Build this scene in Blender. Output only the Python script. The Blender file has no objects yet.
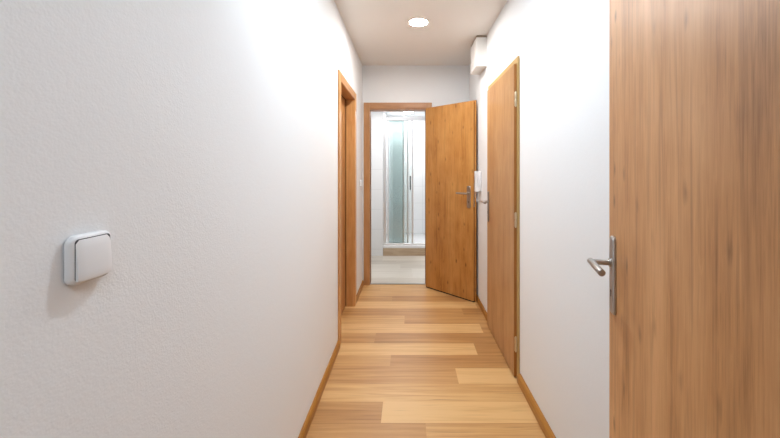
import bpy, bmesh, math, random
from mathutils import Vector, Matrix
random.seed(4)
C = bpy.context.scene.collection
PI = math.pi

# ------------------------------------------------------------------ materials
def new_mat(name):
    m = bpy.data.materials.new(name); m.use_nodes = True
    nt = m.node_tree
    return m, nt, nt.nodes, nt.links, nt.nodes['Principled BSDF']

def srgb(r, g, b):
    f = lambda c: (c/255/12.92) if c/255 <= .04045 else ((c/255+.055)/1.055)**2.4
    return (f(r), f(g), f(b), 1)

def plain(name, col, rough=.5, metal=0, spec=None):
    m, nt, N, L, p = new_mat(name)
    p.inputs['Base Color'].default_value = col
    p.inputs['Roughness'].default_value = rough
    p.inputs['Metallic'].default_value = metal
    # a faint breakup of the gloss so that no surface is perfectly even
    n = N.new('ShaderNodeTexNoise'); n.inputs['Scale'].default_value = 40
    tc = N.new('ShaderNodeTexCoord'); L.new(tc.outputs['Object'], n.inputs['Vector'])
    mr = N.new('ShaderNodeMapRange'); mr.inputs['To Min'].default_value = max(0, rough-.04); mr.inputs['To Max'].default_value = min(1, rough+.04)
    L.new(n.outputs['Fac'], mr.inputs['Value']); L.new(mr.outputs['Result'], p.inputs['Roughness'])
    if spec is not None: p.inputs['Specular IOR Level'].default_value = spec
    return m

def plaster(name, col, strength=.35, scale=1.0):
    m, nt, N, L, p = new_mat(name)
    p.inputs['Base Color'].default_value = col
    p.inputs['Roughness'].default_value = .85
    p.inputs['Specular IOR Level'].default_value = .2
    tc = N.new('ShaderNodeTexCoord')
    a = N.new('ShaderNodeTexNoise'); a.inputs['Scale'].default_value = 230*scale; a.inputs['Detail'].default_value = 3
    b = N.new('ShaderNodeTexNoise'); b.inputs['Scale'].default_value = 75*scale; b.inputs['Detail'].default_value = 4
    L.new(tc.outputs['Object'], a.inputs['Vector']); L.new(tc.outputs['Object'], b.inputs['Vector'])
    ad = N.new('ShaderNodeMath'); ad.operation = 'ADD'
    L.new(a.outputs['Fac'], ad.inputs[0]); L.new(b.outputs['Fac'], ad.inputs[1])
    bp = N.new('ShaderNodeBump'); bp.inputs['Strength'].default_value = strength; bp.inputs['Distance'].default_value = .0025
    L.new(ad.outputs[0], bp.inputs['Height']); L.new(bp.outputs['Normal'], p.inputs['Normal'])
    return m

def math_node(N, L, op, a, b=None, c=None):
    n = N.new('ShaderNodeMath'); n.operation = op
    for i, v in enumerate((a, b, c)):
        if v is None: continue
        if isinstance(v, (int, float)): n.inputs[i].default_value = v
        else: L.new(v, n.inputs[i])
    return n.outputs[0]

def veneer(name, dark, mid, light, rough=.38, across='X', along='Z', strips=.12, seed=0., knots=1., coat=0., pores=.30):
    """wood laminate: grain runs along one axis, broad figure, fibres, knots, joined strips"""
    m, nt, N, L, p = new_mat(name)
    tc = N.new('ShaderNodeTexCoord')
    sx = N.new('ShaderNodeSeparateXYZ'); L.new(tc.outputs['Object'], sx.inputs[0])
    u = sx.outputs[across]; v = sx.outputs[along]
    third = [a for a in 'XYZ' if a not in (across, along)][0]
    w = sx.outputs[third]
    def vec(su, sv, off=0.):
        c = N.new('ShaderNodeCombineXYZ')
        L.new(math_node(N, L, 'MULTIPLY_ADD', u, su, seed+off), c.inputs[0])
        L.new(math_node(N, L, 'MULTIPLY_ADD', v, sv, seed*1.7+off), c.inputs[1])
        L.new(math_node(N, L, 'MULTIPLY', w, su*.6), c.inputs[2])
        return c.outputs[0]
    broad = N.new('ShaderNodeTexNoise'); broad.inputs['Scale'].default_value = 1; broad.inputs['Detail'].default_value = 5
    broad.inputs['Distortion'].default_value = .9; broad.inputs['Roughness'].default_value = .62
    L.new(vec(8, .7), broad.inputs['Vector'])
    fib = N.new('ShaderNodeTexNoise'); fib.inputs['Scale'].default_value = 1; fib.inputs['Detail'].default_value = 4; fib.inputs['Roughness'].default_value = .7
    L.new(vec(170, 6, 3.), fib.inputs['Vector'])
    mott = N.new('ShaderNodeTexNoise'); mott.inputs['Scale'].default_value = 1; mott.inputs['Detail'].default_value = 3
    L.new(vec(9, 5, 8.), mott.inputs['Vector'])
    # strips of slightly different tone
    cell = math_node(N, L, 'FLOOR', math_node(N, L, 'MULTIPLY_ADD', u, 1/strips, seed+20))
    wn = N.new('ShaderNodeTexWhiteNoise'); wn.noise_dimensions = '1D'; L.new(cell, wn.inputs['W'])
    t = math_node(N, L, 'MULTIPLY', broad.outputs['Fac'], .56)
    t = math_node(N, L, 'MULTIPLY_ADD', fib.outputs['Fac'], .40, t)
    t = math_node(N, L, 'MULTIPLY_ADD', mott.outputs['Fac'], .30, t)
    t = math_node(N, L, 'MULTIPLY_ADD', wn.outputs['Value'], .09, t)
    r = N.new('ShaderNodeValToRGB'); r.color_ramp.elements[0].position = .45; r.color_ramp.elements[1].position = .82
    r.color_ramp.elements[0].color = dark; r.color_ramp.elements[1].color = light
    e = r.color_ramp.elements.new(.61); e.color = mid
    L.new(t, r.inputs['Fac'])
    # knots
    wob = N.new('ShaderNodeVectorMath'); wob.operation = 'MULTIPLY_ADD'; L.new(mott.outputs['Color'], wob.inputs[0]); wob.inputs[1].default_value = (.25, .25, 0); L.new(vec(9, 4.2, 5.), wob.inputs[2])
    vo = N.new('ShaderNodeTexVoronoi'); vo.voronoi_dimensions = '2D'; vo.inputs['Scale'].default_value = 1; L.new(wob.outputs[0], vo.inputs['Vector'])
    k = N.new('ShaderNodeMapRange'); k.inputs['From Min'].default_value = .07; k.inputs['From Max'].default_value = .17
    k.inputs['To Min'].default_value = .55*knots; k.inputs['To Max'].default_value = 0
    L.new(math_node(N, L, 'MULTIPLY_ADD', fib.outputs['Fac'], .12, vo.outputs['Distance']), k.inputs['Value'])
    mx = N.new('ShaderNodeMix'); mx.data_type = 'RGBA'
    vs_ = N.new('ShaderNodeSeparateColor'); L.new(vo.outputs['Color'], vs_.inputs[0])
    L.new(math_node(N, L, 'MULTIPLY', k.outputs['Result'], math_node(N, L, 'POWER', vs_.outputs[0], 1.5)), mx.inputs['Factor']); L.new(r.outputs['Color'], mx.inputs['A'])
    mx.inputs['B'].default_value = tuple(c*.42 for c in dark[:3])+(1,)
    fl = N.new('ShaderNodeTexNoise'); fl.inputs['Scale'].default_value = 1; fl.inputs['Detail'].default_value = 4; fl.inputs['Distortion'].default_value = 1.6
    L.new(vec(34, 7, 13.), fl.inputs['Vector'])
    fm = N.new('ShaderNodeMapRange'); fm.inputs['From Min'].default_value = .60; fm.inputs['From Max'].default_value = .74; fm.inputs['To Max'].default_value = .32
    L.new(fl.outputs['Fac'], fm.inputs['Value'])
    m2 = N.new('ShaderNodeMix'); m2.data_type = 'RGBA'; L.new(fm.outputs['Result'], m2.inputs['Factor'])
    L.new(mx.outputs['Result'], m2.inputs['A']); m2.inputs['B'].default_value = tuple(min(1, c*1.12) for c in light[:3])+(1,)
    po = N.new('ShaderNodeTexNoise'); po.inputs['Scale'].default_value = 1; po.inputs['Detail'].default_value = 3; po.inputs['Distortion'].default_value = .5
    L.new(vec(58, 2.2, 21.), po.inputs['Vector'])
    pm = N.new('ShaderNodeMapRange'); pm.inputs['From Min'].default_value = .52; pm.inputs['From Max'].default_value = .72; pm.inputs['To Max'].default_value = pores
    L.new(po.outputs['Fac'], pm.inputs['Value'])
    m3 = N.new('ShaderNodeMix'); m3.data_type = 'RGBA'; L.new(pm.outputs['Result'], m3.inputs['Factor'])
    L.new(m2.outputs['Result'], m3.inputs['A']); m3.inputs['B'].default_value = tuple(c*.78 for c in dark[:3])+(1,)
    L.new(m3.outputs['Result'], p.inputs['Base Color'])
    p.inputs['Roughness'].default_value = rough
    p.inputs['Coat Weight'].default_value = coat; p.inputs['Coat Roughness'].default_value = .3
    bp = N.new('ShaderNodeBump'); bp.inputs['Strength'].default_value = .12; bp.inputs['Distance'].default_value = .0008
    L.new(fib.outputs['Fac'], bp.inputs['Height']); L.new(bp.outputs['Normal'], p.inputs['Normal'])
    return m

def plank_mat(name, ramp, grain_dark, rough=.42, sx_=1.3, sy_=32):
    """planks: each face carries its own tone and grain offset as attributes"""
    m, nt, N, L, p = new_mat(name)
    tc = N.new('ShaderNodeTexCoord'); sp = N.new('ShaderNodeSeparateXYZ'); L.new(tc.outputs['Object'], sp.inputs[0])
    at = N.new('ShaderNodeAttribute'); at.attribute_name = 'tone'
    sc = N.new('ShaderNodeSeparateColor'); L.new(at.outputs['Color'], sc.inputs[0])
    tone, off = sc.outputs[0], sc.outputs[1]
    def vec(a, b):
        c = N.new('ShaderNodeCombineXYZ')
        L.new(math_node(N, L, 'MULTIPLY', sp.outputs['X'], a), c.inputs[0])
        L.new(math_node(N, L, 'MULTIPLY', sp.outputs['Y'], b), c.inputs[1])
        L.new(math_node(N, L, 'MULTIPLY', off, 60.), c.inputs[2]); return c.outputs[0]
    g = N.new('ShaderNodeTexNoise'); g.inputs['Scale'].default_value = 1; g.inputs['Detail'].default_value = 5; g.inputs['Distortion'].default_value = .8
    L.new(vec(sx_, sy_), g.inputs['Vector'])
    f = N.new('ShaderNodeTexNoise'); f.inputs['Scale'].default_value = 1; f.inputs['Detail'].default_value = 3
    L.new(vec(sx_*5, sy_*9), f.inputs['Vector'])
    t = math_node(N, L, 'MULTIPLY_ADD', g.outputs['Fac'], .75, math_node(N, L, 'MULTIPLY', tone, .55))
    t = math_node(N, L, 'MULTIPLY_ADD', f.outputs['Fac'], .22, t)
    r = N.new('ShaderNodeValToRGB'); els = r.color_ramp.elements
    els[0].position = ramp[0][0]; els[0].color = ramp[0][1]; els[1].position = ramp[-1][0]; els[1].color = ramp[-1][1]
    for q, c in ramp[1:-1]:
        e = els.new(q); e.color = c
    L.new(t, r.inputs['Fac'])
    # fine dark streaks
    s = N.new('ShaderNodeTexNoise'); s.inputs['Scale'].default_value = 1; s.inputs['Detail'].default_value = 2; L.new(vec(sx_*2.2, sy_*2.6), s.inputs['Vector'])
    mr = N.new('ShaderNodeMapRange'); mr.inputs['From Min'].default_value = .64; mr.inputs['From Max'].default_value = .78; mr.inputs['To Max'].default_value = .5
    L.new(s.outputs['Fac'], mr.inputs['Value'])
    mx = N.new('ShaderNodeMix'); mx.data_type = 'RGBA'; L.new(mr.outputs['Result'], mx.inputs['Factor'])
    L.new(r.outputs['Color'], mx.inputs['A']); mx.inputs['B'].default_value = grain_dark
    L.new(mx.outputs['Result'], p.inputs['Base Color'])
    p.inputs['Roughness'].default_value = rough
    return m

def tile_mat(name, horiz, col, grout, w=.6, h=.3, off_h=.1, off_w=0.):
    m, nt, N, L, p = new_mat(name)
    tc = N.new('ShaderNodeTexCoord'); sp = N.new('ShaderNodeSeparateXYZ'); L.new(tc.outputs['Object'], sp.inputs[0])
    def dist(o, size, off):
        a = math_node(N, L, 'FRACT', math_node(N, L, 'DIVIDE', math_node(N, L, 'SUBTRACT', o, off-50*size), size))
        b = math_node(N, L, 'SUBTRACT', 1., a)
        return math_node(N, L, 'MULTIPLY', math_node(N, L, 'MINIMUM', a, b), size)
    d = math_node(N, L, 'MINIMUM', dist(sp.outputs[horiz], w, off_w), dist(sp.outputs['Z'], h, off_h))
    k = math_node(N, L, 'LESS_THAN', d, .0022)
    mx = N.new('ShaderNodeMix'); mx.data_type = 'RGBA'; L.new(k, mx.inputs['Factor'])
    mx.inputs['A'].default_value = col; mx.inputs['B'].default_value = grout
    L.new(mx.outputs['Result'], p.inputs['Base Color'])
    p.inputs['Roughness'].default_value = .22
    return m

def emit(name, col, s):
    m = bpy.data.materials.new(name); m.use_nodes = True; N = m.node_tree.nodes; N.clear()
    e = N.new('ShaderNodeEmission'); e.inputs['Color'].default_value = col; e.inputs['Strength'].default_value = s
    o = N.new('ShaderNodeOutputMaterial'); m.node_tree.links.new(e.outputs[0], o.inputs[0]); return m

def glass_mat(name, tint, milky):
    m = bpy.data.materials.new(name); m.use_nodes = True; nt = m.node_tree; N = nt.nodes; L = nt.links; N.clear()
    t = N.new('ShaderNodeBsdfTransparent'); t.inputs[0].default_value = tint
    g = N.new('ShaderNodeBsdfGlossy'); g.inputs['Roughness'].default_value = .05
    d = N.new('ShaderNodeBsdfDiffuse'); d.inputs['Color'].default_value = (.74, .84, .84, 1)
    tl = N.new('ShaderNodeBsdfTranslucent'); tl.inputs['Color'].default_value = (.76, .86, .86, 1)
    a = N.new('ShaderNodeMixShader'); a.inputs[0].default_value = .5; L.new(d.outputs[0], a.inputs[1]); L.new(tl.outputs[0], a.inputs[2])
    b = N.new('ShaderNodeMixShader'); b.inputs[0].default_value = milky; L.new(t.outputs[0], b.inputs[1]); L.new(a.outputs[0], b.inputs[2])
    fr = N.new('ShaderNodeFresnel'); fr.inputs[0].default_value = 1.45
    c = N.new('ShaderNodeMixShader'); L.new(fr.outputs[0], c.inputs[0]); L.new(b.outputs[0], c.inputs[1]); L.new(g.outputs[0], c.inputs[2])
    o = N.new('ShaderNodeOutputMaterial'); L.new(c.outputs[0], o.inputs[0]); return m

WALL   = plaster('white_plaster', (.865, .885, .905, 1), .20)
CEIL   = plaster('ceiling_paint', (.85, .82, .78, 1), .15)
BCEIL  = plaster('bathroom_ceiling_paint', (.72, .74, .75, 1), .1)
D_ENT  = veneer('oak_veneer_entrance', srgb(140,94,54), srgb(190,138,90), srgb(212,162,114), .42, seed=3.3, strips=.15, knots=1.6, pores=.40)
D_BATH = veneer('oak_veneer_bathroom', srgb(138,86,34), srgb(184,126,62), srgb(206,152,86), .36, seed=7.1, knots=1.6, pores=.35)
D_ROOM = veneer('oak_veneer_flat_door', srgb(150,102,56), srgb(180,131,82), srgb(198,154,104), .36, seed=11.7, knots=.35)
D_LEFT = veneer('oak_veneer_recessed', srgb(151,97,51), srgb(180,126,72), srgb(194,145,96), .4, across='Y', seed=1.7, knots=.3)
D_FRM  = veneer('oak_frame_upright', srgb(154,103,58), srgb(181,129,81), srgb(198,149,103), .4, seed=2.2, knots=.2)
D_FRMH = veneer('oak_frame_header', srgb(151,99,58), srgb(178,126,81), srgb(192,144,101), .4, across='Z', along='X', seed=4.2, knots=.2)
D_FRMY = veneer('oak_frame_header_side', srgb(154,103,58), srgb(181,129,81), srgb(198,149,103), .4, across='Z', along='Y', seed=4.9, knots=.2)
D_EDGE = veneer('oak_edge_band', srgb(135,81,26), srgb(160,103,42), srgb(176,119,58), .4, seed=5.5, knots=0)
BASEB  = veneer('oak_baseboard', srgb(140,88,24), srgb(166,110,38), srgb(184,130,58), .4, across='Z', along='Y', seed=6.5, knots=0)
BEIGE  = plain('beige_metal_frame', srgb(204,168,108), .35)
NICKEL = plain('satin_nickel', (.47, .455, .44, 1), .36, 1)
CHROME = plain('chrome', (.86, .87, .88, 1), .30, 1)
BRASS  = plain('brushed_hinge_metal', (.72, .62, .45, 1), .3, 1)
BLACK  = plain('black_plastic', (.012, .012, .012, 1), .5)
WPLAST = plain('white_plastic', (.82, .83, .85, 1), .35)
GPLAST = plain('pale_grey_plastic', (.60, .61, .64, 1), .35)
BOXW   = plain('white_painted_box', (.80, .79, .77, 1), .5)
CERAM  = plain('white_ceramic', (.86, .86, .86, 1), .1)
TILE_X = tile_mat('white_wall_tile_front', 'X', (.84, .84, .84, 1), (.66, .66, .66, 1), off_w=.26)
TILE_Y = tile_mat('white_wall_tile_side', 'Y', (.84, .84, .84, 1), (.66, .66, .66, 1), off_w=.2)
PLANK  = plank_mat('floor_planks', [(.30, srgb(150,103,56)), (.55, srgb(180,131,77)), (.78, srgb(202,155,98)), (1.0, srgb(220,178,121))], srgb(122,80,46))
BTILE  = plank_mat('grey_wood_look_tile', [(.3, srgb(178,168,155)), (.6, srgb(202,192,178)), (.9, srgb(220,212,200))], srgb(150,140,128), .3)
PLINTH = veneer('wood_look_plinth_tile', srgb(150,124,98), srgb(182,156,128), srgb(202,180,152), .35, across='Z', along='X', seed=9.1, knots=.4)
LAMP   = emit('lamp_diffuser_corridor', (1, .985, .96, 1), 205)
LAMPN  = emit('lamp_diffuser_near', (.80, .91, 1, 1), 155)
LAMPB  = emit('lamp_diffuser_bathroom', (.97, .98, 1, 1), 115)
FILLF  = emit('fill_diffuser_front_room', (.78, .90, 1, 1), 9)  # emitter of the added fill panel behind the camera
GLASS  = glass_mat('clear_shower_glass', (.97, .99, .985, 1), .05)
FROST  = glass_mat('frosted_shower_glass', (.90, .96, .96, 1), .5)

# ------------------------------------------------------------------ mesh helpers
def link(name, bm, mats, parent=None, smooth=False):
    me = bpy.data.meshes.new(name)
    bmesh.ops.recalc_face_normals(bm, faces=bm.faces)
    bm.to_mesh(me); bm.free()
    for m in (mats if isinstance(mats, (list, tuple)) else [mats]): me.materials.append(m)
    if smooth:
        me.polygons.foreach_set('use_smooth', [True]*len(me.polygons))
        try: me.set_sharp_from_angle(angle=math.radians(38))
        except Exception: pass
    o = bpy.data.objects.new(name, me); C.objects.link(o)
    if parent: o.parent = parent
    return o

def box(bm, x0, x1, y0, y1, z0, z1, bev=0., seg=2, mi=0, M=None):
    t = bmesh.new()
    bmesh.ops.create_cube(t, size=1)
    for v in t.verts:
        v.co = Vector(((x0+x1)/2+v.co.x*(x1-x0), (y0+y1)/2+v.co.y*(y1-y0), (z0+z1)/2+v.co.z*(z1-z0)))
    if bev: bmesh.ops.bevel(t, geom=list(t.edges), offset=bev, segments=seg, profile=.5, affect='EDGES')
    if M: t.transform(M)
    merge(bm, t, mi)

def merge(bm, t, mi=0):
    mp = {}
    for v in t.verts: mp[v] = bm.verts.new(v.co)
    for f in t.faces:
        try:
            g = bm.faces.new([mp[v] for v in f.verts]); g.material_index = mi; g.smooth = f.smooth
        except ValueError: pass
    t.free()

def cyl(bm, a, b, r, seg=24, bev=0., r2=None):
    a = Vector(a); b = Vector(b); d = b-a
    t = bmesh.new()
    bmesh.ops.create_cone(t, cap_ends=True, segments=seg, radius1=r, radius2=r if r2 is None else r2, depth=d.length)
    if bev:
        es = [e for e in t.edges if abs(e.verts[0].co.z-e.verts[1].co.z) < 1e-6 and len(e.link_faces) == 2 and any(len(f.verts) > 4 for f in e.link_faces)]
        bmesh.ops.bevel(t, geom=es, offset=bev, segments=2, affect='EDGES', profile=.5)
    t.transform(Matrix.Translation((a+b)/2) @ d.to_track_quat('Z', 'Y').to_matrix().to_4x4())
    merge(bm, t)

def tube(bm, pts, r, seg=10):
    pts = [Vector(p) for p in pts]; rings = []
    up = Vector((0, 0, 1))
    for i, p in enumerate(pts):
        d = (pts[min(i+1, len(pts)-1)]-pts[max(i-1, 0)]).normalized()
        n = d.cross(up) if abs(d.dot(up)) < .95 else d.cross(Vector((1, 0, 0)))
        n.normalize(); q = d.cross(n)
        rings.append([bm.verts.new(p+(n*math.cos(2*PI*k/seg)+q*math.sin(2*PI*k/seg))*r) for k in range(seg)])
    for a, b in zip(rings, rings[1:]):
        for k in range(seg): bm.faces.new((a[k], a[(k+1) % seg], b[(k+1) % seg], b[k]))
    bm.faces.new(rings[0]); bm.faces.new(rings[-1][::-1])

def lathe(bm, prof, seg=48, origin=(0, 0, 0)):
    o = Vector(origin); rings = []
    for r, z in prof:
        rings.append([bm.verts.new(o+Vector((r*math.cos(2*PI*k/seg), r*math.sin(2*PI*k/seg), z))) for k in range(seg)] if r > 1e-6 else [bm.verts.new(o+Vector((0, 0, z)))])
    for a, b in zip(rings, rings[1:]):
        for k in range(seg):
            j = (k+1) % seg
            if len(a) == 1: bm.faces.new((a[0], b[k], b[j]))
            elif len(b) == 1: bm.faces.new((a[k], a[j], b[0]))
            else: bm.faces.new((a[k], a[j], b[j], b[k]))

def rrect(hw, hh, r, n=6):
    out = []
    for cx, cy, a0 in ((hw-r, hh-r, 0), (-hw+r, hh-r, 90), (-hw+r, -hh+r, 180), (hw-r, -hh+r, 270)):
        for k in range(n+1):
            a = math.radians(a0+90*k/n); out.append((cx+r*math.cos(a), cy+r*math.sin(a)))
    return out

def loft(bm, sections, cap=True):
    rings = [[bm.verts.new(p) for p in s] for s in sections]
    n = len(rings[0])
    for a, b in zip(rings, rings[1:]):
        for k in range(n): bm.faces.new((a[k], a[(k+1) % n], b[(k+1) % n], b[k]))
    if cap: bm.faces.new(rings[0][::-1]); bm.faces.new(rings[-1])

def empty(name, loc=(0, 0, 0), rz=0.):
    o = bpy.data.objects.new(name, None); C.objects.link(o)
    o.location = loc; o.rotation_euler = (0, 0, rz); o.empty_display_size = .1; return o

def tag(o, label, cat, group=None, kind=None):
    o['label'] = label; o['category'] = cat
    if group: o['group'] = group
    if kind: o['kind'] = kind
    return o

def struct(name, boxes, mat, label, cat):
    bm = bmesh.new()
    for b in boxes: box(bm, *b)
    return tag(link(name, bm, mat), label, cat, kind='structure')

# ------------------------------------------------------------------ dimensions (metres; x right, y away, z up; floor z = 0)
CAM_H = 1.298
XL, XR, YF, ZC = -.512, .688, 3.907, 2.469      # left wall, right wall, far wall, ceiling
TH = .123                                        # far wall thickness
BX0, BX1, BY1 = -1.25, .95, 6.2                  # bathroom
BZC = 2.25
FX0, FX1, FY0, FY1 = -1.6, 1.9, -2.6, .12        # room the camera stands at the door of

# ------------------------------------------------------------------ plank floors
def plank_floor(name, x0, x1, rows, mat, gap=.0009):
    bm = bmesh.new(); lay = bm.loops.layers.float_color.new('tone')
    box_z = 0
    for y0, y1, cells in rows:
        for a, b, tone in cells:
            a = max(a, x0); b = min(b, x1)
            if b-a < .01: continue
            vs = [bm.verts.new(p) for p in ((a, y0, 0), (b, y0, 0), (b, y1, 0), (a, y1, 0))]
            f = bm.faces.new(vs); off = random.random()
            for lp in f.loops: lp[lay] = (tone, off, 0, 1)
    # slab underneath
    vs = [bm.verts.new(p) for p in ((x0, rows[0][0], -.03), (x1, rows[0][0], -.03), (x1, rows[-1][1], -.03), (x0, rows[-1][1], -.03))]
    bm.faces.new(vs)
    o = link(name, bm, mat); return o

PIT = .1631; Y1 = 1.777
def cells(seams, x0, x1, length=1.25):
    """seams: [(x, tone to the left of it), ...] then tone of the last"""
    return seams
known = {  # row index: (seam x, tone left, tone right)
 -1: (.30, .35, .55), 0: (.09, .22, .50), 1: (-.139, .12, .95), 2: (-.57, .4, .62), 3: (.308, .28, 1.0), 4: (-.119, .42, .15),
 5: (.489, .88, .12), 6: (-.254, .28, .08), 7: (.60, .80, .2), 8: (-.03, .55, .25), 9: (-.75, .3, .22), 10: (.65, .85, .4),
 11: (-.16, .22, .18), 12: (.4, .62, .5), 13: (-.3, .55, .62)}
rows = []
k0 = int(math.floor((FY0-Y1)/PIT))
for k in range(k0, 15):
    i = k+1
    ya, yb = Y1+PIT*(k-0)-0, Y1+PIT*(k+1)
    idx = k+1                       # row 1 starts at Y1
    if ya >= YF+.012: break
    yb = min(yb, YF+.012)
    s, tl, tr = known.get(idx, (random.uniform(-.6, .6), random.random()*.9, random.random()*.9))
    cs = [(s-1.25*2, s-1.25, random.random()*.8), (s-1.25, s, tl), (s, s+1.25, tr), (s+1.25, s+2.5, random.random()*.8), (s+2.5, s+3.75, .4)]
    rows.append((ya, yb, cs))
tag(plank_floor('floor', FX0, FX1, rows, PLANK), 'honey oak plank floor laid across the corridor', 'floor', kind='structure')
rows = []
y = YF+.045
while y < 5.3:
    s = random.uniform(-.6, .3)
    rows.append((y, min(y+.2, 5.3), [(s-1.2, s, random.random()), (s, s+1.2, random.random()), (s+1.2, s+2.4, random.random())])); y += .2
tag(plank_floor('floor_bathroom', BX0, BX1, rows, BTILE), 'pale grey wood-look tiled bathroom floor', 'floor', kind='structure')

# ------------------------------------------------------------------ walls and ceilings
LY0, LY1, LH = 2.585, 3.315, 1.975              # rough opening of the door on the left
RY0, RY1, RH = 2.135, 2.915, 1.985              # closed door on the right
BXA, BXB, BH = -.445, .215, 1.995               # bathroom doorway
W = .12
struct('wall_left', [(XL-W, XL, FY1+W, LY0, 0, ZC), (XL-W, XL, LY1, YF, 0, ZC), (XL-W, XL, LY0, LY1, LH, ZC)], WALL,
       'white plastered corridor wall on the left with a light switch', 'wall')
struct('wall_right', [(XR, XR+W, FY1+W, RY0, 0, ZC), (XR, XR+W, RY1, YF, 0, ZC), (XR, XR+W, RY0, RY1, RH, ZC), (XR+W-.03, XR+W, RY0, RY1, 0, RH)], WALL,
       'white plastered corridor wall on the right around the flat closed door', 'wall')
struct('wall_back', [(BX0, BXA, YF, YF+TH, 0, ZC), (BXB, BX1, YF, YF+TH, 0, ZC), (BXA, BXB, YF, YF+TH, BH, ZC)], WALL,
       'white end wall of the corridor around the bathroom doorway', 'wall')
EXA, EXB = -.46, .44
struct('wall_front', [(FX0, EXA, FY1, FY1+W, 0, ZC), (EXB, FX1, FY1, FY1+W, 0, ZC), (EXA, EXB, FY1, FY1+W, 2.02, ZC)], WALL,
       'white partition with the doorway the corridor is seen from', 'wall')
struct('ceiling', [(FX0, FX1, FY0, YF+TH, ZC, ZC+.05)], CEIL, 'white painted corridor ceiling with round recessed lights', 'ceiling')
struct('wall_front_room_left', [(FX0-.1, FX0, FY0, FY1+W, 0, ZC)], WALL, 'left white wall of the room before the corridor', 'wall')
struct('wall_front_room_right', [(FX1, FX1+.1, FY0, FY1+W, 0, ZC)], WALL, 'right white wall of the room before the corridor', 'wall')
struct('wall_front_room_back', [(FX0-.1, FX1+.1, FY0-.1, FY0, 0, ZC)], WALL, 'rear white wall of the room before the corridor', 'wall')
# bathroom shell
SX0, SY = -.376, 5.22
struct('wall_bathroom_tiled', [(BX0, SX0-.002, SY, BY1, 0, BZC)], TILE_X, 'white tiled wall standing left of the shower', 'wall')
struct('wall_bathroom_back', [(SX0-.002, BX1, BY1, BY1+.1, 0, BZC)], TILE_X, 'white tiled wall at the back of the shower', 'wall')
struct('wall_bathroom_left', [(BX0-.1, BX0, YF+TH, SY, 0, BZC)], TILE_Y, 'white tiled wall behind the toilet', 'wall')
struct('wall_bathroom_right', [(.56, .66, SY, BY1, 0, BZC), (BX1, BX1+.1, YF+TH, BY1, 0, BZC), (.66, BX1, SY, SY+.02, 0, BZC)], TILE_Y, 'white tiled wall on the right side of the shower', 'wall')
struct('ceiling_bathroom', [(BX0-.1, BX1+.1, YF+TH, BY1+.1, BZC, BZC+.05)], BCEIL, 'pale grey bathroom ceiling above the shower', 'ceiling')
struct('trim_1', [(BXA+.01, BXB-.01, YF+.012, YF+.045, 0, .006)], NICKEL, 'shiny metal threshold strip in the bathroom doorway', 'threshold')

# baseboards
def baseboard(name, x, y0, y1, side, label, t=.018, h=.052):
    bm = bmesh.new()
    s = -side                                    # towards the room
    prof = [(0, 0), (s*t, 0), (s*t, h*.62), (s*t*.86, h*.86), (s*t*.5, h), (0, h)]
    loft(bm, [[(x+a, y0, b) for a, b in prof], [(x+a, y1, b) for a, b in prof]])
    return tag(link(name, bm, BASEB), label, 'baseboard', kind='structure')
baseboard('baseboard_left', XL, FY1+W, 2.53, -1, 'oak baseboard along the left wall before the recessed door')
baseboard('baseboard_left.001', XL, 3.372, YF-.001, -1, 'short oak baseboard between the recessed door and the end wall', .012)
baseboard('baseboard_right', XR, FY1+W+.001, 2.118, 1, 'oak baseboard along the right wall before the flat closed door', .022)
baseboard('baseboard_right.001', XR, 2.935, YF-.001, 1, 'short oak baseboard behind the open bathroom door', .012)

# ------------------------------------------------------------------ door hardware
def handle(parent, x, z, n, along, plate_dx=0., L=.12, plate=(.040, .225), up=.078, proj=.06, key=True):
    """n = -1 or +1: side of the leaf (local y) it stands on; along = +1/-1: local x direction of the grip; face at local y = yf"""
    yf, = (parent['face_y'],)
    bm = bmesh.new()
    hw, hh = plate[0]/2, plate[1]/2; zc = z+up-hh
    s0 = [(x+a, yf, zc+b) for a, b in rrect(hw, hh, hw*.7)]
    s1 = [(x+a, yf+n*.005, zc+b) for a, b in rrect(hw, hh, hw*.7)]
    s2 = [(x+a, yf+n*.0085, zc+b) for a, b in rrect(hw-.004, hh-.004, (hw-.004)*.7)]
    loft(bm, [s0, s1, s2])
    pl = link('handle_plate', bm, NICKEL, parent, True)
    if key:
        bm = bmesh.new(); zk = z-.085
        cyl(bm, (x, yf+n*.0083, zk+.004), (x, yf+n*.0092, zk+.004), .0042)
        box(bm, x-.002, x+.002, min(yf+n*.0083, yf+n*.0092), max(yf+n*.0083, yf+n*.0092), zk-.012, zk+.004)
        link('keyhole', bm, BLACK, parent)
    bm = bmesh.new()
    cyl(bm, (x, yf+n*.008, z), (x, yf+n*.014, z), .0125, 28, .0015)
    cyl(bm, (x, yf+n*.012, z), (x, yf+n*(proj), z), .0078, 24)
    cyl(bm, (x-along*.009, yf+n*proj, z), (x+along*L, yf+n*proj, z), .0092, 28, .0012)
    link('lever_handle', bm, NICKEL, parent, True)

def hinge(parent, x, y, z, h=.09, r=.0075, mat=BRASS):
    bm = bmesh.new()
    cyl(bm, (x, y, z-h/2), (x, y, z-.002), r, 20, .001); cyl(bm, (x, y, z+.002), (x, y, z+h/2), r, 20, .001)
    cyl(bm, (x, y, z-.004), (x, y, z+.004), r*.7, 16)
    cyl(bm, (x, y, z+h/2), (x, y, z+h/2+.006), r*.6, 16, .001); cyl(bm, (x, y, z-h/2-.006), (x, y, z-h/2), r*.6, 16, .001)
    return link('hinge', bm, mat, parent, True)

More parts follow.
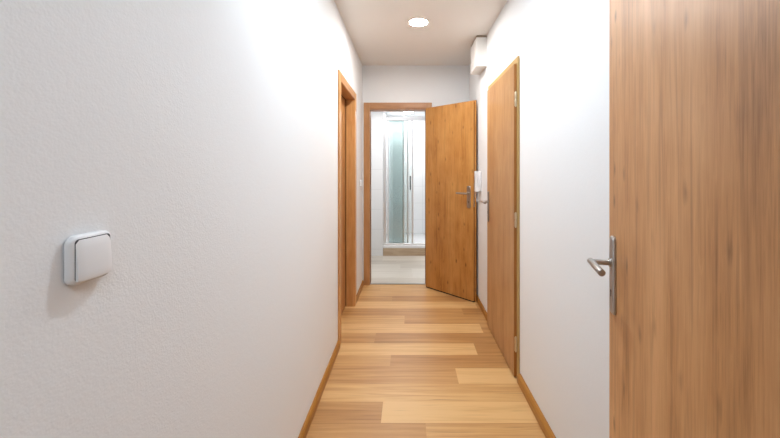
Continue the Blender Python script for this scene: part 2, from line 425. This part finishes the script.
def leaf_mesh(parent, w, h, t, lip, lip_t, body_side, mat, edge, gap=.008):
    """body from x=0..w; the lip (wider rebate layer) lies on the side away from body_side"""
    bm = bmesh.new()
    y0, y1 = (0, t-lip_t) if body_side < 0 else (lip_t, t)
    box(bm, 0, w, y0, y1, gap, h, .0012, 1)
    l0, l1 = (t-lip_t, t) if body_side < 0 else (0, lip_t)
    box(bm, -lip, w+lip, l0, l1, gap, h+lip, .0012, 1)
    bm.faces.ensure_lookup_table()
    for f in bm.faces:
        f.normal_update()
        if abs(f.normal.x) > .9: f.material_index = 1
    o = link('door_leaf', bm, [mat, edge], parent); return o

# --- the leaf standing open beside the camera (hinged to the front partition)
door = tag(empty('door_1', (.609, 1.05, 0), math.atan2(-.962, -.273)), 'tall oak door standing open in the right foreground, lever handle on its far edge', 'door', kind='structure')
# local +x runs from the free edge towards the hinge, local -y faces... (rot ~254 deg): local y = (.962,-.273)
leaf = leaf_mesh(door, .80, 1.975, .04, .0, .015, -1, D_ENT, D_EDGE)
leaf['face_y'] = 0.
handle(leaf, .050, 1.028, -1, 1, L=.118)
leaf2 = leaf; leaf['face_y'] = .04
handle(leaf, .050, 1.028, 1, 1, L=.118, proj=.045)
del leaf['face_y']
for z in (.22, 1.75): hinge(leaf, .808, .044, z)
bm = bmesh.new()
box(bm, EXA, EXA+.02, FY1-.012, FY1+W+.012, 0, 2.0); box(bm, EXB-.02, EXB, FY1-.012, FY1+W+.012, 0, 2.0)
box(bm, EXA, EXB, FY1-.012, FY1+W+.012, 2.0, 2.02)
fr = link('door_frame', bm, D_FRM, None)
fr.parent = door; fr.matrix_parent_inverse = (Matrix.Translation(door.location) @ Matrix.Rotation(door.rotation_euler.z, 4, 'Z')).inverted()

# --- bathroom door, open towards the right wall
B0 = Vector((.196, 3.82)); B1 = Vector((.640, 3.385)); d = (B1-B0); WB = d.length; ang = math.atan2(d.y, d.x)
door = tag(empty('door_2', (B0.x, B0.y, 0), ang), 'oak bathroom door half open at the corridor end, grey lever handle on it', 'door', kind='structure')
leaf = leaf_mesh(door, WB, 1.966, .035, .012, .014, -1, D_BATH, D_EDGE, gap=.012)
leaf['face_y'] = 0.
handle(leaf, WB-.055, 1.062, -1, -1, L=.115, plate=(.044, .22), up=.075, proj=.052)
del leaf['face_y']
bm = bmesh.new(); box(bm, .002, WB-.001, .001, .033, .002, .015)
link('bottom_strip', bm, BLACK, leaf)  # black strip along the bottom of the leaf
bm = bmesh.new(); box(bm, WB-.0005, WB+.0012, .004, .019, .93, 1.165, .0004, 1)
link('latch_plate', bm, NICKEL, leaf)
for z in (.25, 1.72): hinge(leaf, -.020, .034, z, .08, .006)
def rel(o, p):
    o.parent = p; o.matrix_parent_inverse = (Matrix.Translation(p.location) @ Matrix.Rotation(p.rotation_euler.z, 4, 'Z')).inverted()
# frame: uprights + header, with architrave on the corridor side
def upright(bm, x0, x1, y0, y1, z1, bev=.003): box(bm, x0, x1, y0, y1, 0, z1, bev, 2)
FO0, FO1, FT = -.497, .268, 2.049
bm = bmesh.new()
box(bm, FO0, -.432, YF-.013, YF+.001, 0, FT, .002); box(bm, .203, FO1, YF-.013, YF+.001, 0, FT, .002)
box(bm, -.447, -.428, YF-.004, YF+TH+.012, 0, BH); box(bm, .199, .217, YF-.004, YF+TH+.012, 0, BH)
box(bm, -.47, -.428, YF+TH+.001, YF+TH+.013, 0, 2.0); box(bm, .199, .25, YF+TH+.001, YF+TH+.013, 0, 2.0)
rel(link('door_frame', bm, D_FRM), door)
bm = bmesh.new()
box(bm, -.432, .203, YF-.0125, YF+.001, 1.985, FT, .002); box(bm, -.428, .199, YF-.004, YF+TH+.012, 1.972, 1.992)
rel(link('frame_header', bm, D_FRMH), door)
bm = bmesh.new(); box(bm, -.4285, -.4268, YF+.004, YF+.022, .96, 1.13, .0005, 1)
rel(link('strike_plate', bm, NICKEL), door)
bm = bmesh.new(); tube(bm, [(-.4265, YF+.028, .002), (-.4265, YF+.028, 1.97), (.197, YF+.028, 1.97), (.197, YF+.028, .002)], .003, 8)
rel(link('door_seal', bm, plain('brown_seal', srgb(70, 40, 16), .7)), door)

# --- closed flat door on the right wall, leaf proud of a beige metal frame, hinged at its near edge
door = tag(empty('door_3', (.6595, 2.159, 0), PI/2), 'closed flat oak door in the right wall inside a thin beige frame', 'door', kind='structure')
# local x = +Y (away), local y = -X (towards corridor)
wl = .731
bm = bmesh.new()
box(bm, 0, wl, -.026, 0, .010, 1.954, .0015, 2)
bm.faces.ensure_lookup_table()
for f in bm.faces:
    f.normal_update()
    if abs(f.normal.x) > .9: f.material_index = 1
leaf = link('door_leaf', bm, [D_ROOM, D_EDGE], door)
leaf['face_y'] = 0.
handle(leaf, wl-.050, 1.035, 1, -1, L=.115, plate=(.036, .245), up=.085, proj=.052)
del leaf['face_y']
for z in (.215, .985, 1.735): hinge(leaf, -.0075, -.0085, z, .085, .0075)
bm = bmesh.new()
y0, y1, zt = 2.140, 2.932, 1.999
xa, xb = .676, XR+.02
box(bm, xa, xb, y0, 2.160, 0, zt, .0025); box(bm, xa, xb, 2.898, y1, 0, zt, .0025); box(bm, xa+.0003, xb, 2.152, 2.898, 1.962, zt, .0025)
box(bm, XR-.002, XR+.08, 2.15, 2.165, 0, 1.965); box(bm, XR-.002, XR+.08, 2.885, 2.9, 0, 1.965); box(bm, XR-.002, XR+.08, 2.165, 2.885, 1.95, 1.965)
rel(link('door_frame', bm, BEIGE), door)
bm = bmesh.new(); box(bm, .6855, .69, 2.165, 2.885, .005, 1.95); rel(link('rebate', bm, D_EDGE), door)

# --- recessed closed door on the left wall
door = tag(empty('door_4', (-.592, 2.62, 0), 0), 'closed oak door set back in its frame in the left wall', 'door', kind='structure')
bm = bmesh.new(); box(bm, -.04, 0, .003, .660, .008, 1.955, .0015, 1)
leaf = link('door_leaf', bm, D_LEFT, door)
FXo = -.500
bm = bmesh.new()
box(bm, XL-.001, FXo, 2.53, 2.606, 0, 2.028, .003); box(bm, XL-.001, FXo, 3.288, 3.368, 0, 2.028, .003)
box(bm, XL-W-.012, FXo-.004, 2.584, 2.608, 0, 1.975); box(bm, XL-W-.012, FXo-.004, 3.286, 3.316, 0, 1.975)
rel(link('door_frame', bm, veneer('oak_frame_left', srgb(170,110,56), srgb(200,142,82), srgb(216,164,104), .4, across='Y', seed=2.9, knots=.2)), door)
bm = bmesh.new()
box(bm, XL-.001, FXo-.0005, 2.606, 3.288, 1.960, 2.028, .003); box(bm, XL-W-.012, FXo-.004, 2.606, 3.288, 1.958, 1.976)
rel(link('frame_header', bm, D_FRMY), door)
bm = bmesh.new(); tube(bm, [(-.588, 3.2835, .004), (-.588, 3.2835, 1.955), (-.588, 2.6105, 1.955), (-.588, 2.6105, .004)], .0028, 8)
rel(link('door_seal', bm, bpy.data.materials['brown_seal']), door)

# ------------------------------------------------------------------ ceiling lights
def downlight(x, y, z, mat, label, r=.0700, group='round recessed ceiling lights'):
    t = tag(empty('ceiling_light', (x, y, z)), label, 'ceiling light', group)
    bm = bmesh.new(); lathe(bm, [(r, -.001), (r+.001, -.006), (r+.006, -.0065), (r+.011, -.003), (r+.012, .0), (r+.008, .004), (r, .004), (r, -.001)])
    link('trim_ring', bm, BOXW, t, True)
    bm = bmesh.new(); lathe(bm, [(0, -.0035), (r*.6, -.0035), (r, -.0025), (r, .0), (0, .0)])
    link('diffuser', bm, mat, t, True)
    return t
CX = .083
downlight(CX, 2.755, ZC, LAMP, 'round white recessed ceiling light glowing in the middle of the corridor ceiling')
downlight(CX, 1.42, ZC, LAMPN, 'round recessed ceiling light above the near end of the corridor')
downlight(.0, 5.78, BZC, LAMPB, 'round ceiling light above the shower', .08)
downlight(-.25, 4.62, BZC, LAMPB, 'added unseen round fill light in the middle of the bathroom', .08)  # added out of view to brighten the bathroom
t = tag(empty('fill_panel_light', (.35, -.75, ZC)), 'added unseen square fill light in the room before the corridor', 'ceiling light')  # unseen panel added as soft cool fill for the left wall
bm = bmesh.new()
for b in ((-.31, .31, -.31, -.297), (-.31, .31, .297, .31), (-.31, -.297, -.297, .297), (.297, .31, -.297, .297)): box(bm, *b, -.03, 0, .002)
link('panel_frame', bm, BOXW, t)
bm = bmesh.new(); box(bm, -.297, .297, -.297, .297, -.026, -.004)
link('diffuser', bm, FILLF, t)

# ------------------------------------------------------------------ light switches on the left wall (rocker faces the room, +x)
def light_switch(x, y, z, label, hw=.036, hh=.0375):
    t = tag(empty('light_switch', (x, y, z)), label, 'light switch', 'white rocker switches on the left wall')
    R = lambda w, h, r, px: [(px, a, b) for a, b in rrect(w, h, r, 8)]
    bm = bmesh.new()
    loft(bm, [R(hw-.0025, hh-.0025, .012, 0), R(hw-.0025, hh-.0025, .012, .003)])
    link('mounting_base', bm, plain('switch_base_grey', (.32, .32, .34, 1), .5), t, True)
    bm = bmesh.new()
    loft(bm, [R(hw, hh, .013, .003), R(hw, hh, .013, .0095), R(hw-.0012, hh-.0012, .012, .012), R(hw-.003, hh-.003, .011, .0135), R(hw-.0075, hh-.0075, .007, .014)])
    link('cover_frame', bm, WPLAST, t, True)
    bm = bmesh.new(); loft(bm, [R(hw-.0052, hh-.0052, .006, .0137), R(hw-.0052, hh-.0052, .006, .0142)])
    link('shadow_gap', bm, plain('switch_gap', (.06, .06, .07, 1), .6), t)
    # rocker: bowed face, lower end proud
    bm = bmesh.new()
    w, h = hw-.0062, hh-.0065; n = 10; secs = []
    g = []
    for j in range(n+1):
        b = -1+2*j/n; row = []
        for i in range(n+1):
            a = -1+2*i/n
            px = .0185+.0015*(1-b*b) - .0024*b + .0028*(1-a*a)-.0018
            px -= .0016*max(0, abs(a)-.9)*10*.6+.0016*max(0, abs(b)-.9)*10*.6
            row.append(bm.verts.new((px, a*w, b*h)))
        g.append(row)
    for j in range(n):
        for i in range(n): bm.faces.new((g[j][i], g[j][i+1], g[j+1][i+1], g[j+1][i]))
    border = [g[0][i] for i in range(n+1)]+[g[j][n] for j in range(1, n+1)]+[g[n][i] for i in range(n-1, -1, -1)]+[g[j][0] for j in range(n-1, 0, -1)]
    back = [bm.verts.new((.0138, v.co.y, v.co.z)) for v in border]
    m = len(border)
    for k in range(m): bm.faces.new((border[k], border[(k+1) % m], back[(k+1) % m], back[k]))
    bm.faces.new(back)
    link('rocker', bm, WPLAST, t, True)
    return t
light_switch(XL, .5135+.036, 1.160, 'large white square rocker light switch on the left wall in the foreground')
light_switch(XL, 3.72, 1.15, 'small distant white light switch on the left wall next to the bathroom doorway')

# ------------------------------------------------------------------ box under the ceiling
t = tag(empty('ceiling_box', (XR, 3.16, 2.2)), 'white rectangular box fixed high on the right wall under the ceiling', 'box')
bm = bmesh.new(); box(bm, .594-XR, -.0005, 3.022-3.16, 3.30-3.16, -.002, .250, .002, 2)
link('housing', bm, BOXW, t)
bm = bmesh.new(); box(bm, .600-XR, -.0005, 3.028-3.16, 3.294-3.16, .250, .2685)
link('top_shade_strip', bm, plain('brown_grey_gap_shade', srgb(150, 130, 110), .7), t)  # brown strip colours in the shadow between box and ceiling

# ------------------------------------------------------------------ intercom handset
t = tag(empty('intercom_phone', (XR, 3.295, 1.187)), 'white wall intercom handset with a curly cord beside the open bathroom door', 'intercom')
bm = bmesh.new(); box(bm, -.028, -.0005, -.042, .042, -.095, .095, .004, 3)
link('base', bm, WPLAST, t, True)
bm = bmesh.new()
prof = [(-.0275, .097), (-.052, .097), (-.0570, .090), (-.0570, .055), (-.0555, .035), (-.0555, -.035), (-.0570, -.06), (-.0570, -.090), (-.052, -.098), (-.0275, -.098), (-.0275, -.05), (-.031, -.035), (-.031, .035), (-.0275, .05)]
loft(bm, [[(a, -.040, b) for a, b in prof], [(a, .006, b) for a, b in prof]])
bmesh.ops.bevel(bm, geom=[e for e in bm.edges if e.is_manifold and e.calc_face_angle(0) > 1.2], offset=.003, segments=2, affect='EDGES')
link('handset', bm, WPLAST, t, True)
bm = bmesh.new(); pts = []
for k in range(241):
    s = k/240; a = PI*s
    px = -.048+.020*s; pz = -.098-.095*math.sin(a)**.8; py = -.02-.012*math.sin(a)
    ph = s*2*PI*20
    pts.append((px+.004*math.cos(ph), py+.004*math.sin(ph), pz))
tube(bm, pts, .0016, 6)
link('curly_cord', bm, GPLAST, t, True)

# ------------------------------------------------------------------ shower
PH = .112
struct('trim_2', [(SX0, .56, SY, SY+.03, 0, PH)], PLINTH, 'low wood-look tiled plinth under the shower tray', 'plinth')
t = bmesh.new()
box(t, SX0, .555, SY+.004, BY1-.002, PH, PH+.045, .008, 3)
box(t, SX0, .555, SY+.03, BY1-.002, .0, PH-.001)
tray = tag(link('shower_tray', t, CERAM, None, True), 'white low shower tray resting on the wood-look plinth', 'shower tray')
sh = tag(empty('shower_enclosure', (0, SY+.04, PH+.045)), 'shower enclosure with chrome rails and aqua glass sliding panels, half open', 'shower enclosure')
z0 = 0; zt = 2.080-PH-.045
def part(name, bxs, mat, parent, bev=.002):
    bm = bmesh.new()
    for b in bxs: box(bm, *b, bev)
    return link(name, bm, mat, parent)
def px2x(px, y=SY+.04): return (px-408)/347*y
part('side_post', [(SX0+.001, px2x(386.4), -.02, .03, 0, zt)], CHROME, sh)
part('side_post', [(.52, .555, -.02, .03, 0, zt)], CHROME, sh)
part('top_rail', [(SX0+.001, .555, -.024, .034, zt-.042, zt)], plain('white_enamel_rail', (.82, .82, .83, 1), .2), sh, .004)
part('bottom_rail', [(SX0+.001, .555, -.024, .034, 0, .028)], CHROME, sh, .004)
def panel(xa, xb, y, glass, stile_left, handle_=False):
    g = part('glass_panel', [(xa, xb, y, y+.005, .028, zt-.042)], glass, sh, 0)
    st = []
    if stile_left: st.append((xa-.002, xa+.016, y-.005, y+.010, .026, zt-.044))
    st.append((xb-.011, xb+.011, y-.005, y+.010, .026, zt-.044))
    part('stile', st, CHROME, g, .002)
    if handle_:
        bm = bmesh.new(); xh = px2x(410.3); za = 1.298-(190-169.5)/66-PH-.045; zb = 1.298-(176-169.5)/66-PH-.045
        box(bm, xh-.009, xh+.009, y-.022, y-.008, za, zb, .004, 2); box(bm, xh-.005, xh+.005, y-.010, y, za+.02, za+.035); box(bm, xh-.005, xh+.005, y-.010, y, zb-.035, zb-.02)
        link('handle', bm, BLACK, g, True)
panel(px2x(387.6), px2x(403.4), .018, FROST, True)
panel(px2x(390), px2x(407.8), .006, GLASS, False)
panel(px2x(393), px2x(412.6), -.006, GLASS, False, True)

# ------------------------------------------------------------------ wall-hung toilet, its bowl front just shows in the doorway
t = tag(empty('toilet', (-.52, 4.86, 0)), 'white toilet peeking out at the left side of the bathroom doorway', 'toilet')
def oval(cx, rx, ry, z, n=32, flat=-.40):
    out = []
    for k in range(n):
        a = 2*PI*k/n; c = math.cos(a); s = math.sin(a)
        x = cx+rx*c; out.append((max(x, flat), ry*s*(1 if c > 0 else (1+.0*c)), z))
    return out
bm = bmesh.new()
loft(bm, [oval(-.34, .16, .11, .10), oval(-.30, .22, .14, .17), oval(-.25, .24, .165, .27), oval(-.22, .215, .178, .34), oval(-.21, .21, .18, .375)])
box(bm, -.729, -.38, -.17, .17, .12, .37, .03, 3); box(bm, -.725, -.33, -.10, .10, 0, .16, .03, 3)
link('bowl', bm, CERAM, t, True)
bm = bmesh.new(); loft(bm, [oval(-.21, .205, .175, .377), oval(-.21, .213, .183, .384), oval(-.21, .21, .18, .393), oval(-.215, .19, .16, .398)])
link('seat_lid', bm, CERAM, t, True)

# ------------------------------------------------------------------ camera, world, view
cam = bpy.data.cameras.new('camera'); co = bpy.data.objects.new('camera', cam); C.objects.link(co)
co.location = (0, 0, CAM_H); co.rotation_euler = (PI/2, 0, 0)
cam.sensor_width = 36; cam.lens = 347/780*36; cam.shift_x = -18/780; cam.shift_y = -49.5/780; cam.clip_start = .02
bpy.context.scene.camera = co
w = bpy.data.worlds.new('world'); bpy.context.scene.world = w; w.use_nodes = True
w.node_tree.nodes['Background'].inputs[0].default_value = (.8, .85, 1, 1); w.node_tree.nodes['Background'].inputs[1].default_value = .3
vs = bpy.context.scene.view_settings
vs.view_transform = 'Standard'; vs.look = 'None'; vs.gamma = 1; vs.use_curve_mapping = False; vs.exposure = 0.90
